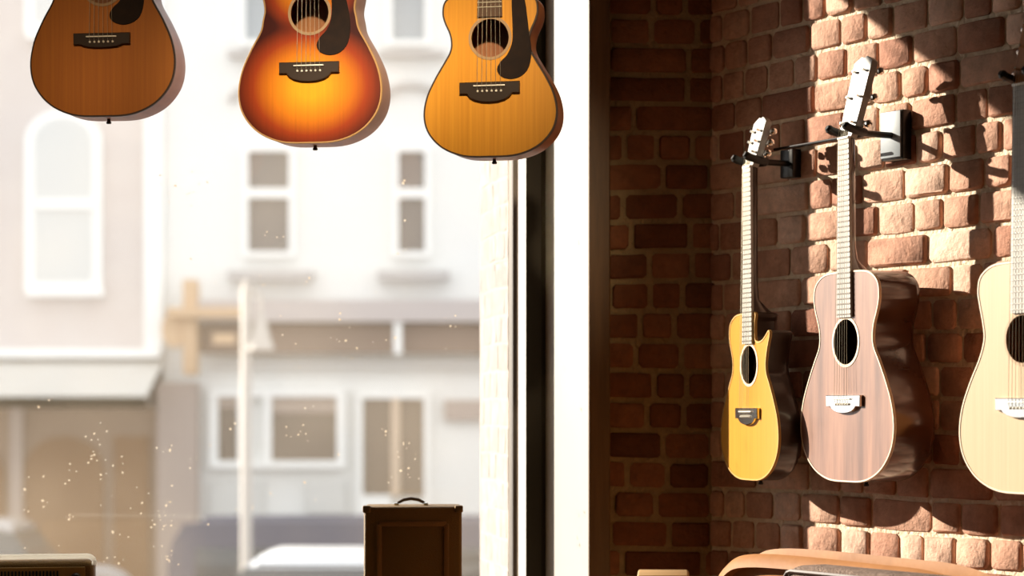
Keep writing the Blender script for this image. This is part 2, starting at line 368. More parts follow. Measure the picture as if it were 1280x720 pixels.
def guitar(label, loc, rot, L, W, D, top_m, side_m, bind_m, neck=.355, waist=.30, upper=.345, cut=False, hole_z=.665, hole_r=.049,
           bridge_z=.385, bridge_w=.15, bridge_m=None, pick=None, fb_m=None, fret_m=None, nfret=20, even=False, head_m=None, neck_m=None,
           rosette_m=None, group=None, fret_w=.0011, head_len=.17, nw=1.0, belly=.030, bridge_t=.026):
    g = empty('acoustic_guitar', loc, rot); tag(g, label, 'guitar', group)
    yf, yb = -D / 2, D / 2
    ol = outline(L, W, waist, upper, cut)
    hz = hole_z * L
    # sides and back
    bm = bmesh.new(); n = len(ol); rings = []
    for y, ins in ((yf + .002, 0), (yf + .012, 0), (0, 0), (yb - .012, .0), (yb - .004, .0015), (yb, .005)):
        rings.append([bm.verts.new((x, y, z)) for x, z in (offset(ol, ins) if ins else ol)])
    for A, B in zip(rings, rings[1:]):
        for k in range(n): bm.faces.new((A[k], A[(k + 1) % n], B[(k + 1) % n], B[k]))
    bm.faces.new(rings[-1])
    build('body', bm, side_m, g, smooth=40)
    # soundboard with a real hole
    bm = bmesh.new(); ins = offset(ol, .0015)
    es = []
    vo = [bm.verts.new((x, yf, z)) for x, z in ins]
    for k in range(n): es.append(bm.edges.new((vo[k], vo[(k + 1) % n])))
    vh = [bm.verts.new((hole_r * math.cos(a), yf, hz + hole_r * math.sin(a))) for a in [2 * math.pi * i / 40 for i in range(40)]]
    for k in range(40): es.append(bm.edges.new((vh[k], vh[(k + 1) % 40])))
    bmesh.ops.triangle_fill(bm, use_beauty=True, edges=es)
    ret = bmesh.ops.extrude_face_region(bm, geom=list(bm.faces))
    for v in ret['geom']:
        if isinstance(v, bmesh.types.BMVert): v.co.y += .003
    build('soundboard', bm, top_m, g, smooth=30)
    # binding along the edge
    bm = bmesh.new(); rb = [[bm.verts.new((x, yf + dy, z)) for x, z in offset(ol, i_)] for dy, i_ in ((-.0012, .0032), (-.0012, 0.0), (.0, -.0008), (.0055, -.0008), (.0055, .003))]
    for A, B in zip(rb, rb[1:] + rb[:1]):
        for k in range(n): bm.faces.new((A[k], A[(k + 1) % n], B[(k + 1) % n], B[k]))
    build('binding', bm, bind_m, g, smooth=40)
    # rosette
    bm = bmesh.new(); ra = [[bm.verts.new((r_ * math.cos(a), yf - dy, hz + r_ * math.sin(a))) for a in [2 * math.pi * i / 40 for i in range(40)]] for r_, dy in ((hole_r, -.001), (hole_r, .0012), (hole_r + .0065, .0012), (hole_r + .0065, -.001))]
    for A, B in zip(ra, ra[1:] + ra[:1]):
        for k in range(40): bm.faces.new((A[k], A[(k + 1) % 40], B[(k + 1) % 40], B[k]))
    build('rosette', bm, rosette_m or mat('tan_rosette', (.42, .26, .13), .4), g)
    # bridge > saddle, pins
    bz = bridge_z * L; hw = bridge_w / 2; t = bridge_t / 2
    ctrl = [(-hw, t), (hw, t), (hw, -t)] + [(hw * .75, -t)] + [(hw * .72 * math.cos(a), -t - (belly - .014) * math.sin(a)) for a in [math.pi * i / 8 for i in range(1, 8)]] + [(-hw * .75, -t), (-hw, -t)]
    bm = prism(bmesh.new(), [(x, z + bz) for x, z in ctrl], yf - .009, yf, .0015)
    br = build('bridge', bm, bridge_m or M_ebony, g, smooth=30)
    build('saddle', bx((0, yf - .0105, bz + .004), (.072, .006, .0032), .0008), M_bone, br)
    for i in range(6):
        bm = bmesh.new(); x = -.027 + i * .0108
        tube(bm, [(x, yf - .006, bz - .008), (x, yf - .0115, bz - .008), (x, yf - .013, bz - .008)], [.0024, .0028, .0014], 8)
        build('bridge_pin', bm, M_bone, br)
    if pick:
        sx, sz, top = pick; q = 1 / 537
        ct = [(9, -40), (14, -49), (27, -53), (41, -49), (50, -38), (53, -18), (50, 6), (44, 24 * top), (36, 32 * top), (28, 26 * top), (29, 10), (28, -8), (22, -22), (14, -30)]
        pts = catmull([(x * q * sx, z * q * sz + hz) for x, z in ct], 3, closed=True)
        build('pickguard', prism(bmesh.new(), pts, yf - .0022, yf, .0004), M_pick, g)
    # neck
    z0, z1 = L - .004, L + neck; zf = hz + hole_r + .004
    def hwid(z): return nw * (.0285 - (.0075) * (z - zf) / (z1 - zf))
    bm = bmesh.new(); prev = None; NS = 10
    ncol = neck_m or side_m
    for i in range(NS + 1):
        z = z0 + (z1 - z0) * i / NS; h = hwid(z); dep = .021 + .045 * max(0, 1 - (z - z0) / .05) ** 2
        ring = [bm.verts.new((h * math.cos(a), yf - .0005 + dep * math.sin(a), z)) for a in [math.pi * k / 10 for k in range(11)]]
        if prev:
            for k in range(10): bm.faces.new((prev[k], prev[k + 1], ring[k + 1], ring[k]))
            bm.faces.new((prev[0], ring[0], ring[-1], prev[-1]))
        else: bm.faces.new(ring)
        prev = ring
    bm.faces.new(prev)
    build('neck', bm, ncol, g, smooth=50)
    # fingerboard > frets
    bm = bmesh.new(); v = [bm.verts.new((s * hwid(z), y, z)) for z in (zf, z1) for y in (yf - .0065, yf) for s in (-1, 1)]
    for q_ in ((0, 1, 3, 2), (4, 5, 7, 6), (0, 1, 5, 4), (2, 3, 7, 6), (0, 2, 6, 4), (1, 3, 7, 5)): bm.faces.new([v[i] for i in q_])
    fb = build('fingerboard', bm, fb_m or M_rosefb, g, smooth=0)
    scale = (z1 - bz)
    for i in range(1, nfret + 1):
        z = z1 - (z1 - zf) * i / (nfret + .6) if even else z1 - scale * (1 - 2 ** (-i / 12))
        if z < zf + .002: break
        build('fret', bx((0, yf - .0068, z), (2 * hwid(z) + .0002, .0018, fret_w * 2), .0004, 1), fret_m or M_fret, fb, smooth=0)
    # strings
    for i in range(6):
        xb, xn = -.027 + i * .0108, (-.0175 + i * .007) * nw
        bm = tube(bmesh.new(), [(xb, yf - .011, bz - .007), (xb, yf - .0145, bz + .004), (xn, yf - .0095, z1 + .001), (xn * 1.1, yf - .004, z1 + .03)], .0005 if i < 3 else .00035, 5)
        build('string', bm, M_string, g)
    build('nut', bx((0, yf - .005, z1 + .002), (2 * hwid(z1) + .001, .009, .005), .0006), M_bone, g)
    # headstock tilted back, its tuners as sub-parts
    H = empty('headstock_pivot', (0, 0, 0)); bpy.data.objects.remove(H)
    T = Matrix.Translation((0, yf + .0, z1 + .002)) @ Matrix.Rotation(R(-15), 4, 'X')
    hl = head_len
    hp = [(-.021, 0), (-.030, .025), (-.033, .06), (-.037, hl - .012), (-.024, hl - .004), (-.010, hl + .002), (0, hl - .001), (.010, hl + .002), (.024, hl - .004), (.037, hl - .012), (.033, .06), (.030, .025), (.021, 0)]
    bm = prism(bmesh.new(), [(x * nw, z) for x, z in hp], -.001, .015, .001); bm.transform(T)
    hd = build('headstock', bm, head_m or ncol, g, smooth=30)
    for s in (-1, 1):
        for k in range(3):
            z = .035 + k * (hl - .07) / 2
            bm = bmesh.new(); xx = .033 * nw
            tube(bm, [(s * (xx - .014), -.012, z), (s * (xx - .014), .0, z)], .0032, 8)
            box(bm, (s * (xx - .010), .019, z), (.022, .010, .018), .002)
            tube(bm, [(s * (xx - .004), .019, z), (s * (xx + .012), .019, z)], .0022, 8)
            tube(bm, [(s * (xx + .010), .019, z), (s * (xx + .013), .019, z), (s * (xx + .021), .019, z), (s * (xx + .025), .019, z)], [.003, .0085, .0085, .003], 10)
            bm.transform(T); build('tuning_peg', bm, M_chrome, hd)
    build('end_pin', tube(bmesh.new(), [(0, 0, .003), (0, 0, -.004), (0, 0, -.008), (0, 0, -.011)], [.004, .004, .0065, .005], 10), M_black, g)
    return g, z1

def wood(name, c, d, rough=.32, coat=.4, sx=30, ns=6): return mat(name, c, rough, coat=coat, grain=(sx, 1, .5), nscale=ns, dark=d)
T_amber = wood('amber_top', (.48, .15, .006), (.40, .115, .004), .6, 0)
T_honey = wood('honey_top', (.78, .34, .022), (.66, .26, .014), .36, .3)
T_yellow = wood('golden_spruce_top', (.66, .31, .03), (.58, .25, .02), .3, .4)
T_mahog = wood('brown_mahogany_top', (.36, .17, .10), (.13, .052, .03), .4, .3, 6, 4)
T_spruce = wood('pale_spruce_top', (.52, .365, .205), (.48, .325, .175), .4, .3)
S_mahog = wood('mahogany_sides', (.40, .15, .05), (.22, .07, .022), .45, 0, 5, 6)
S_rose = wood('dark_rosewood_sides', (.085, .032, .016), (.045, .016, .008), .18, .7, 5, 6)
S_dark = wood('near_black_sides', (.035, .014, .007), (.02, .008, .004), .3, .3, 5, 6)
S_amber = wood('amber_sides', (.50, .20, .06), (.32, .11, .03), .45, 0, 5, 6)
B_dark = mat('dark_binding', (.05, .025, .012), .4)
B_cream = mat('cream_binding', (.85, .68, .50), .35)
GY = 5.30
# --- three guitars hanging in the window
def hang(px, pyb, Y, yaw, lean=0, dz=0):
    p = P(px, pyb, Y); return (p.x, p.y, p.z), (R(lean), 0, R(yaw))
loc, rot = hang(136, 149, GY, -7)
gw1, n1 = guitar('plain amber brown acoustic guitar hanging in the window, leftmost of the hanging three', loc, rot, .465, .345, .098, T_amber, S_mahog, B_dark,
       waist=.315, pick=(1, .95, 1), bridge_z=.385, bridge_w=.134, hole_z=.655, hole_r=.044, upper=.36, belly=.022, group=None)
W2 = .342
loc, rot = hang(394, 182, GY, -10)
gw2, n2 = guitar('sunburst acoustic guitar with dark red edges hanging in the window between two plainer guitars', loc, rot, .452, W2, .098, burst_mat(W2, .452), S_amber, mat('honey_binding', (.50, .28, .10), .4),
       waist=.315, pick=(.98, 1, 1), bridge_z=.385, bridge_w=.142, hole_z=.665, hole_r=.045, upper=.36, belly=.034)
loc, rot = hang(618, 199, 5.15, -12)
gw3, n3 = guitar('small honey coloured acoustic guitar hanging in the window closest to the brick wall', loc, rot, .374, .307, .089, T_honey, S_mahog, B_dark,
       waist=.292, pick=(.96, .95, 2.1), bridge_z=.415, bridge_w=.138, hole_z=.715, hole_r=.043, upper=.358, belly=.034)

# --- three guitars on the brick wall
def wallpt(px, py, off):
    """point seen at (px,py), standing off from the right wall by off metres"""
    k = (px - 640) / F
    # X = kY ; (X-Cx)*WN.x+(Y-Cy)*WN.y = off
    Y = (off + CORNER.x * WN.x + CORNER.y * WN.y) / (k * WN.x + WN.y)
    return P(px, py, Y)
def wallguitar(label, px, pyb, off, yaw, **k):
    p = wallpt(px, pyb, off)
    return guitar(label, tuple(p), (R(k.pop('lean', 0)), 0, R(yaw)), **k) + (p,)
gr1, z1_, p1 = wallguitar('small golden yellow cutaway acoustic guitar on the brick wall nearest the corner', 951, 600, .115, -72, L=.408, W=.345, D=.062, top_m=T_yellow, side_m=S_dark, bind_m=mat('golden_binding', (.62, .36, .09), .4),
    neck=.355, cut=True, waist=.285, upper=.35, hole_z=.69, hole_r=.047, bridge_z=.40, bridge_w=.13, bridge_m=M_chrome, fb_m=M_palefb, fret_m=M_darkfret, nfret=36, even=True, head_m=M_palefb, rosette_m=B_cream, head_len=.125, fret_w=.0014, nw=1.0)
gr2, z2_, p2 = wallguitar('dark brown mahogany acoustic guitar with cream edge binding on the brick wall', 1083, 602, .115, -66.5, L=.482, W=.40, D=.11, top_m=T_mahog, side_m=S_rose, bind_m=B_cream,
    neck=.303, waist=.285, upper=.35, hole_z=.665, hole_r=.052, bridge_z=.385, bridge_w=.145, bridge_m=M_chrome, fb_m=M_palefb, fret_m=M_darkfret, nfret=34, even=True, head_m=M_palefb, rosette_m=B_cream, head_len=.195, fret_w=.0016, nw=1.05)
gr3, z3_, p3 = wallguitar('pale spruce acoustic guitar on the brick wall at the right edge of the photo', 1301, 617, .115, -61, L=.485, W=.40, D=.10, top_m=T_spruce, side_m=S_amber, bind_m=B_cream,
    neck=.365, waist=.30, upper=.35, hole_z=.665, hole_r=.050, bridge_z=.385, bridge_w=.15, bridge_m=M_chrome, fb_m=M_palefb, fret_m=mat('grey_fret_wire', (.42, .40, .37), .4, metal=.3), nfret=38, even=True, head_m=S_amber, fret_w=.0013, nw=1.05)

# --- wall hangers: plate on the brick, arm, yoke with two padded prongs around the neck top
M_plate = mat('grey_blue_plate', (.24, .27, .29), .5)
def wall_hanger(label, g, zn, D, yaw, plate_h=.115, plate_w=.075, plate_m=None, group=None):
    nut = g.matrix_basis @ Vector((0, -D / 2, zn)) if False else Matrix.Translation(g.location) @ Matrix.Rotation(R(yaw), 4, 'Z') @ Vector((0, -D / 2 + .018, zn + .016))
    q = Vector((nut.x, nut.y)); d = (q - CORNER).dot(WN); base = q - WN * d
    h = empty('guitar_hanger', (base.x, base.y, nut.z), (0, 0, YAW)); tag(h, label, 'hanger', group)
    wp = build('wall_plate', bx((0, -.020, 0), (plate_w, .028, plate_h), .003), M_blacksteel, h)
    if not plate_m: build('plate_face', bx((-.002, -.0355, .002), (plate_w - .006, .004, plate_h - .008), .0012), M_plate, wp)
    build('arm', tube(bmesh.new(), [(0, -.03, 0), (0, -d + .022, 0)], .0075, 12), M_blacksteel, h)
    dy = R(yaw) - YAW
    bm = bmesh.new(); Rz = Matrix.Translation((0, -d, 0)) @ Matrix.Rotation(dy, 4, 'Z')
    tube(bm, [Rz @ Vector(v) for v in ((-.036, -.034, .006), (-.036, -.012, 0), (-.030, .012, -.002), (0, .024, -.002), (.030, .012, -.002), (.036, -.012, 0), (.036, -.034, .006))], .0095, 10)
    yk = build('yoke', bm, M_black, h)
    for s in (-1, 1):
        build('prong_cap', tube(bmesh.new(), [Rz @ Vector((s * .036, -.030, .004)), Rz @ Vector((s * .036, -.042, .010)), Rz @ Vector((s * .036, -.047, .013))], [.0095, .010, .006], 10), M_black, yk)
    return h, d
wall_hanger('black steel guitar hanger holding the small golden guitar in the corner', gr1, z1_, .062, -72, plate_h=.07, plate_w=.05, plate_m=M_blacksteel)
hg2, d2 = wall_hanger('black guitar hanger on a pale grey plate holding the dark brown guitar', gr2, z2_, .11, -66.5)
wall_hanger('black guitar hanger holding the pale spruce guitar at the right edge', gr3, z3_, .10, -61, plate_m=M_blacksteel)
# thin black rod added in place of the wall's shade edge between two hangers
a_ = wallpt(968, 187, .10); b_ = wallpt(1052, 172.5, .10)
tag(build('shade_edge_rod', tube(bmesh.new(), [(0, 0, 0), tuple(b_ - a_)], .0035, 8), M_blacksteel, loc=tuple(a_)), 'thin black rod standing in for the shade edge along the brick wall between two guitar hangers', 'rod')

# --- ceiling hangers of the window guitars
def drop_hanger(label, g, zn, D, yaw):
    top = Matrix.Translation(g.location) @ Matrix.Rotation(R(yaw), 4, 'Z') @ Vector((0, -D / 2 + .040, zn + .016))
    h = empty('ceiling_hanger', (top.x, top.y, CEIL), (0, 0, R(yaw))); tag(h, label, 'hanger')
    dz = top.z - CEIL
    build('ceiling_plate', tube(bmesh.new(), [(0, .055, 0), (0, .055, -.008)], .03, 16), M_blacksteel, h)
    build('rod', tube(bmesh.new(), [(0, .055, -.004), (0, .055, dz + .02), (0, .045, dz), (0, .012, dz)], .005, 8), M_blacksteel, h)
    build('yoke', tube(bmesh.new(), [(-.036, -.05, dz + .01), (-.036, -.022, dz), (-.03, .004, dz), (0, .014, dz), (.03, .004, dz), (.036, -.022, dz), (.036, -.05, dz + .01)], .0075, 10), M_black, h)
drop_hanger('black rod hanger above the amber brown guitar', gw1, n1, .098, -7)
drop_hanger('black rod hanger above the sunburst guitar', gw2, n2, .098, -10)
drop_hanger('black rod hanger above the small honey guitar', gw3, n3, .089, -12)

# ------------------------------------------------------------------ things on the display deck
M_case = mat('brown_leatherette', (.20, .11, .018), .55, bump=.3, bscale=300)
M_case2 = mat('brown_leatherette_panel', (.26, .13, .03), .5, bump=.3, bscale=300)
cy = 5.50; pc = P(514.5, 633.5, cy); ch = pc.z - .61; cw = .237
cs = empty('hard_case', (pc.x, cy + .085, .61), (0, 0, R(2))); tag(cs, 'upright brown hard case with top handle standing before the window', 'case')
build('shell', bx((0, 0, ch / 2), (cw, .16, ch), .008, 3), M_case, cs)
def frame(bm, w_, h_, t_, y, dp, z):      # raised rectangular moulding
    box(bm, (0, y, z + h_ / 2), (w_, dp, t_), .002); box(bm, (0, y, z - h_ / 2), (w_, dp, t_), .002)
    box(bm, (-w_ / 2, y, z), (t_, dp, h_), .002); box(bm, (w_ / 2, y, z), (t_, dp, h_), .002); return bm
build('front_moulding', frame(bmesh.new(), .162, ch - .075, .012, -.082, .010, ch / 2 - .004), M_case2, cs)
build('front_panel', bx((0, -.080, ch / 2 - .004), (.15, .004, ch - .087), .001), M_case, cs)
hb = bmesh.new(); tube(hb, [(-.030 * 1.15 + .0, 0, ch + .003), (-.031, 0, ch + .007), (-.018, 0, ch + .0135), (0, 0, ch + .0165), (.018, 0, ch + .0135), (.031, 0, ch + .007), (.0345, 0, ch + .003)], [.003, .0035, .004, .0042, .004, .0035, .003], 8)
hd_ = build('handle', hb, mat('worn_leather', (.10, .06, .035), .4), cs, loc=(-.005, 0, 0))
for s in (-1, 1): build('handle_loop', bx((s * .036, 0, ch + .003), (.012, .018, .007), .002), M_chrome, hd_)
for s in (-1, 1):
    for zz in (ch - .006, .008): build('corner_protector', bx((s * (cw / 2 - .007), -.074, zz), (.02, .018, .018), .004), mat('brass', (.25, .16, .07), .4, metal=.7), cs)

ay = 5.22; pa = P(119, 696, ay); aw = .46; ah = pa.z - .61
ayaw = R(10); am = empty('guitar_amplifier', (pa.x - aw / 2 * math.cos(ayaw) - .11 * math.sin(ayaw), ay - aw / 2 * math.sin(ayaw) + .11 * math.cos(ayaw), .61), (0, 0, ayaw)); tag(am, 'brown guitar amplifier with white piped top standing at lower left of the window', 'amplifier')
build('cabinet', bx((0, 0, ah / 2 - .003), (aw, .22, ah - .006), .018, 4), M_case, am)
bm = bmesh.new()
rp = []
for cx_, s0 in ((aw / 2 - .018, 1), (-aw / 2 + .018, -1)):
    pass
tp = [(-aw / 2 + .002, ah - .022)] + [(-aw / 2 + .018 - .017 * math.cos(a), ah - .018 + .017 * math.sin(a)) for a in [R(x) for x in (15, 35, 55, 75, 90)]] + [(aw / 2 - .018 + .017 * math.sin(a), ah - .018 + .017 * math.cos(a)) for a in [R(x) for x in (0, 15, 35, 55, 75)]] + [(aw / 2 - .002, ah - .022)]
bm = bmesh.new(); tube(bm, [(x, -.110, z + .003) for x, z in tp], .006, 8); build('piping', bm, mat('white_vinyl', (.9, .88, .82), .35), am)
vm = MATS['white_vinyl']; nt = vm.node_tree; tl = nt.nodes.new('ShaderNodeBsdfTranslucent'); tl.inputs[0].default_value = (.95, .92, .86, 1); ms = nt.nodes.new('ShaderNodeMixShader')
ms.inputs[0].default_value = .6; nt.links.new(nt.nodes['Principled BSDF'].outputs[0], ms.inputs[1]); nt.links.new(tl.outputs[0], ms.inputs[2]); nt.links.new(ms.outputs[0], nt.nodes['Material Output'].inputs[0])
cp = build('control_panel', bx((0, -.1115, ah - .075), (aw - .045, .006, .105), .002), mat('gold_panel', (.55, .34, .10), .4, metal=.3), am)
for i in range(44): build('vent_slot', bx((-.19 + i * .0078, -.1145, ah - .058), (.0036, .003, .055), .0005, 1), M_black, cp, smooth=0)
bm = tube(bmesh.new(), [(aw / 2 - .043, -.112, ah - .047), (aw / 2 - .043, -.122, ah - .047), (aw / 2 - .043, -.126, ah - .047)], [.012, .011, .008], 16)
build('knob', bm, M_ebony, cp)

# ------------------------------------------------------------------ armchair and stool
M_leather = mat('tan_leather', (.40, .18, .065), .6, spec=.15, bump=.08, bscale=60, noise_mix=1, nscale=6, dark=(.28, .12, .04))
M_tweed = mat('grey_brown_tweed', (.30, .21, .165), .9, bump=.9, bscale=220, noise_mix=1, nscale=60, dark=(.14, .09, .065))
cc = CORNER + WD * .93 + WN * .30
ac = empty('leather_armchair', (cc.x, cc.y, 0), (0, 0, YAW)); tag(ac, 'tan leather armchair with a grey brown cushion against the brick wall', 'armchair')
AT = CZ - .367
prof = catmull([(-.47, .32), (-.475, .60), (-.475, AT - .16), (-.455, AT - .07), (-.41, AT - .018), (-.33, AT), (-.15, AT + .004), (.10, AT + .001), (.25, AT - .002), (.36, AT - .022), (.435, AT - .075), (.47, AT - .17), (.475, .60), (.47, .32)], 5)
bk = bmesh.new()
n = len(prof); rings = []
for y, ins in ((-.018, .030), (-.036, .018), (-.042, .0), (-.036, -.0), (.0, -.004), (.03, -.002), (.05, .012), (.06, .04)):
    rings.append([bk.verts.new((x, y, z)) for x, z in offset(prof, ins)])
for A, B in zip(rings, rings[1:]):
    for k in range(n - 1): bk.faces.new((A[k], A[k + 1], B[k + 1], B[k]))
bk.faces.new(rings[0]); bk.faces.new(rings[-1])
build('backrest', bk, M_leather, ac, smooth=60)
cus = bx((.165, -.085, AT - .225), (.47, .13, .50), .035, 4)
build('back_cushion', cus, M_tweed, ac, smooth=60)
build('cushion_piping', tube(bmesh.new(), [(.165 + x * .84, -.148, AT - .225 + z) for x, z in [(sx_ * .240 + .03 * math.cos(a_), sz_ * .208 + .03 * math.sin(a_)) for sx_, sz_, q_ in ((1, 1, 0), (-1, 1, 90), (-1, -1, 180), (1, -1, 270)) for a_ in [R(q_ + t_) for t_ in (0, 30, 60, 90)]]], .005, 6, closed=True), mat('dark_piping', (.06, .03, .02), .5), ac)
for s in (-1, 1):
    build('armrest', bx((s * .425, -.38, .36), (.13, .70, .50), .055, 5), M_leather, ac, smooth=60)
build('seat_cushion', bx((0, -.40, .37), (.71, .66, .16), .05, 5), M_leather, ac, smooth=60)
build('base', bx((0, -.36, .20), (.90, .72, .18), .03, 3), M_leather, ac, smooth=60)
for sx in (-1, 1):
    for yy in (-.66, -.04):
        build('leg', tube(bmesh.new(), [(sx * .39, yy, 0), (sx * .38, yy, .12)], [.014, .024], 12), M_brownwood, ac)

stool_c = P(829, 717, 5.52)
st = empty('wooden_stool', (stool_c.x, stool_c.y, 0), (0, 0, R(-4))); tag(st, 'small wooden stool with light top in the corner beside the armchair', 'stool')
ST = stool_c.z + .004
M_oak = mat('light_oak', (.70, .45, .22), .4, grain=(1, 12, 1), nscale=5)
build('seat', bx((0, 0, ST - .014), (.125, .20, .026), .006, 3), M_oak, st)
for sx in (-1, 1):
    for sy in (-1, 1):
        build('leg', tube(bmesh.new(), [(sx * .062, sy * .10, 0), (sx * .045, sy * .075, ST - .025)], [.011, .014], 10), M_oak, st)
for zz in (.28, .52):
    k = 1 - zz / ST * .27
    for sx in (-1, 1): build('stretcher', tube(bmesh.new(), [(sx * .062 * k, -.10 * k, zz), (sx * .062 * k, .10 * k, zz)], .007, 8), M_oak, st)

# ------------------------------------------------------------------ the street outside
GZ = CZ - 3.10                          # street level lies below the shop floor
BY = 30.0
M_wallwhite = mat('white_render', (.80, .80, .78), .8)
M_wallpink = mat('pale_pink_brick', (.66, .60, .57), .8, noise_mix=1, nscale=3, dark=(.62, .555, .53))
M_asphalt = mat('asphalt', (.20, .20, .22), .8)
M_pave = mat('paving', (.30, .29, .29), .8)
M_pane = mat('grey_window_pane', (.15, .135, .13), .25)
M_pane_up = mat('blue_grey_window_pane', (.33, .37, .40), .25)
M_panebr = mat('brown_window_pane', (.19, .145, .11), .3)
M_trimw = mat('white_joinery', (.90, .90, .88), .6)
M_brownband = mat('brown_fascia', (.22, .155, .125), .6)
M_mauve = mat('mauve_grey_stone', (.42, .345, .31), .8)
M_tan = mat('tan_painted_iron', (.58, .40, .25), .6)
M_arch = mat('brown_shopfront_timber', (.23, .12, .05), .6)
M_greystone = mat('grey_stone_sill', (.50, .48, .47), .8)
struct('street', bx((-5, 18.6, GZ - .1), (90, 24.6, .2)), M_asphalt, smooth=0)['kind'] = 'structure'
struct('pavement', bx((-5, 28.2, GZ + .03), (90, 4.4, .16)), M_pave, smooth=0)

def X(px, Y=BY): return (px - 640) / F * Y
def Zp(py, Y=BY): return (510 - py) / F * Y + CZ
def rect(bm, x0, y0, x1, y1, Y0, Y1, bevel=0):      # photograph rectangle at depth Y0, thick to Y1
    a, b, c, d = X(x0, Y0), X(x1, Y0), Zp(y1, Y0), Zp(y0, Y0)
    box(bm, ((a + b) / 2, (Y0 + Y1) / 2, (c + d) / 2), (b - a, Y1 - Y0, d - c), bevel); return bm
def fpart(name, par, m, rects, Y0, Y1, bevel=0, smooth=0):
    bm = bmesh.new()
    for r_ in rects: rect(bm, *r_, Y0 - .003 * rects.index(r_), Y1 + .003 * rects.index(r_), bevel)
    o = build(name, bm, m, par, smooth=smooth)
    o.matrix_parent_inverse = Matrix.Translation(-par.location) if par and 'origin' not in par else Matrix.Identity(4)
    return o
def sash(par, x0, y0, x1, y1, mid, pm, fw=7, Y=BY):
    f = fpart('window', par, M_trimw, [(x0 - fw, y0 - fw, x0, y1 + fw), (x1, y0 - fw, x1 + fw, y1 + fw), (x0, y0 - fw, x1, y0), (x0, y1, x1, y1 + fw), (x0, mid - 6, x1, mid + 6)], Y - .10, Y + .05)
    bm = bmesh.new(); rect(bm, x0 - 1, y0 - 1, x1 + 1, mid, Y - .02, Y + .02); rect(bm, x0 - 1, mid, x1 + 1, y1 + 1, Y - .02, Y + .02)
    p = build('pane', bm, pm, f, smooth=0)
    return f
# white building
wb = empty('white_building', (X(700), BY, GZ)); tag(wb, 'white rendered building across the street with shopfront and sash windows', 'building')
TOPZ = 8.6
hb_ = bx(((X(203) + X(1500)) / 2, BY + 3.02, (GZ + TOPZ) / 2), (X(1500) - X(203), 6, TOPZ - GZ))
o = build('wall', hb_, M_wallwhite, wb, smooth=0); o.matrix_parent_inverse = Matrix.Translation(-wb.location)
for x0, x1, in ((310, 361), (498, 531), (660, 700)):
    sash(wb, x0, 189, x1, 314, 241, M_pane)
    xs = x0 - 4 if x0 == 498 else x0
    sash(wb, xs - 4, -88, x1, 50, -20, M_pane_up)
    fpart('window_sill', wb, M_greystone, [(x0 - 26, 338, x1 + 30, 349)], BY - .28, BY)
    fpart('window_sill', wb, M_greystone, [(x0 - 26, 62, x1 + 26, 69)], BY - .22, BY)
    # hood mould over the lower window
    bm = bmesh.new(); xm = (X(x0) + X(x1)) / 2; hw_ = (X(x1) - X(x0)) / 2 + .22
    tube(bm, [(xm + hw_ * math.cos(a), BY - .06, Zp(128) + .22 * math.sin(a)) for a in [math.pi * i / 12 for i in range(13)]], .05, 8)
    o = build('hood_mould', bm, M_greystone, wb); o.matrix_parent_inverse = Matrix.Translation(-wb.location)
fpart('cornice', wb, mat('pinkish_grey_cornice', (.50, .45, .44), .7), [(245, 375, 1100, 402)], BY - .55, BY)
fpart('fascia', wb, M_brownband, [(250, 405, 1100, 441)], BY - .35, BY)
fpart('fascia_bracket', wb, M_trimw, [(492, 400, 502, 442)], BY - .50, BY)
fpart('string_course', wb, mat('light_grey_moulding', (.62, .61, .60), .7), [(270, 453, 1100, 458)], BY - .2, BY)
fpart('shop_window', wb, M_trimw, [(262, 488, 272, 585), (297, 488, 305, 585), (330, 488, 339, 585), (421, 488, 431, 585), (262, 488, 431, 496), (262, 576, 431, 585)], BY - .14, BY)
for x0, x1 in ((272, 297), (339, 421)):
    fpart('pane', [c for c in wb.children if c.name.startswith('shop_window')][0], M_panebr, [(x0, 496, x1, 576)], BY - .04, BY) if False else None
sw = [c for c in COL.objects if c.name.startswith('shop_window')][0]
def sub(name, par, m, rects, Y0, Y1):
    bm = bmesh.new()
    for r_ in rects: rect(bm, *r_, Y0, Y1)
    return build(name, bm, m, par, smooth=0)
sub('pane', sw, M_panebr, [(272, 496, 297, 576)], BY - .05, BY + .02)
sub('pane', sw, M_panebr, [(339, 496, 421, 576)], BY - .05, BY + .02)
sub('blind', sw, mat('pinkish_blind', (.42, .34, .29), .8), [(339, 496, 421, 516), (272, 496, 297, 510)], BY - .08, BY - .05)
dr = fpart('shop_door', wb, M_trimw, [(446, 490, 453, 760), (530, 490, 537, 760), (446, 490, 537, 498), (453, 619, 488, 760)], BY - .12, BY)
sub('pane', dr, M_panebr, [(453, 498, 489, 619), (499, 498, 530, 619)], BY - .05, BY + .02)
sub('door_stile', dr, mat('tan_stile', (.62, .48, .36), .6), [(489, 498, 500, 619)], BY - .1, BY)
fpart('notice_board', wb, M_mauve, [(556, 500, 640, 525)], BY - .1, BY)
fpart('wall_panel', wb, mat('pale_grey_panel', (.66, .66, .64), .7), [(384, 602, 432, 642), (262, 602, 330, 648)], BY - .04, BY)

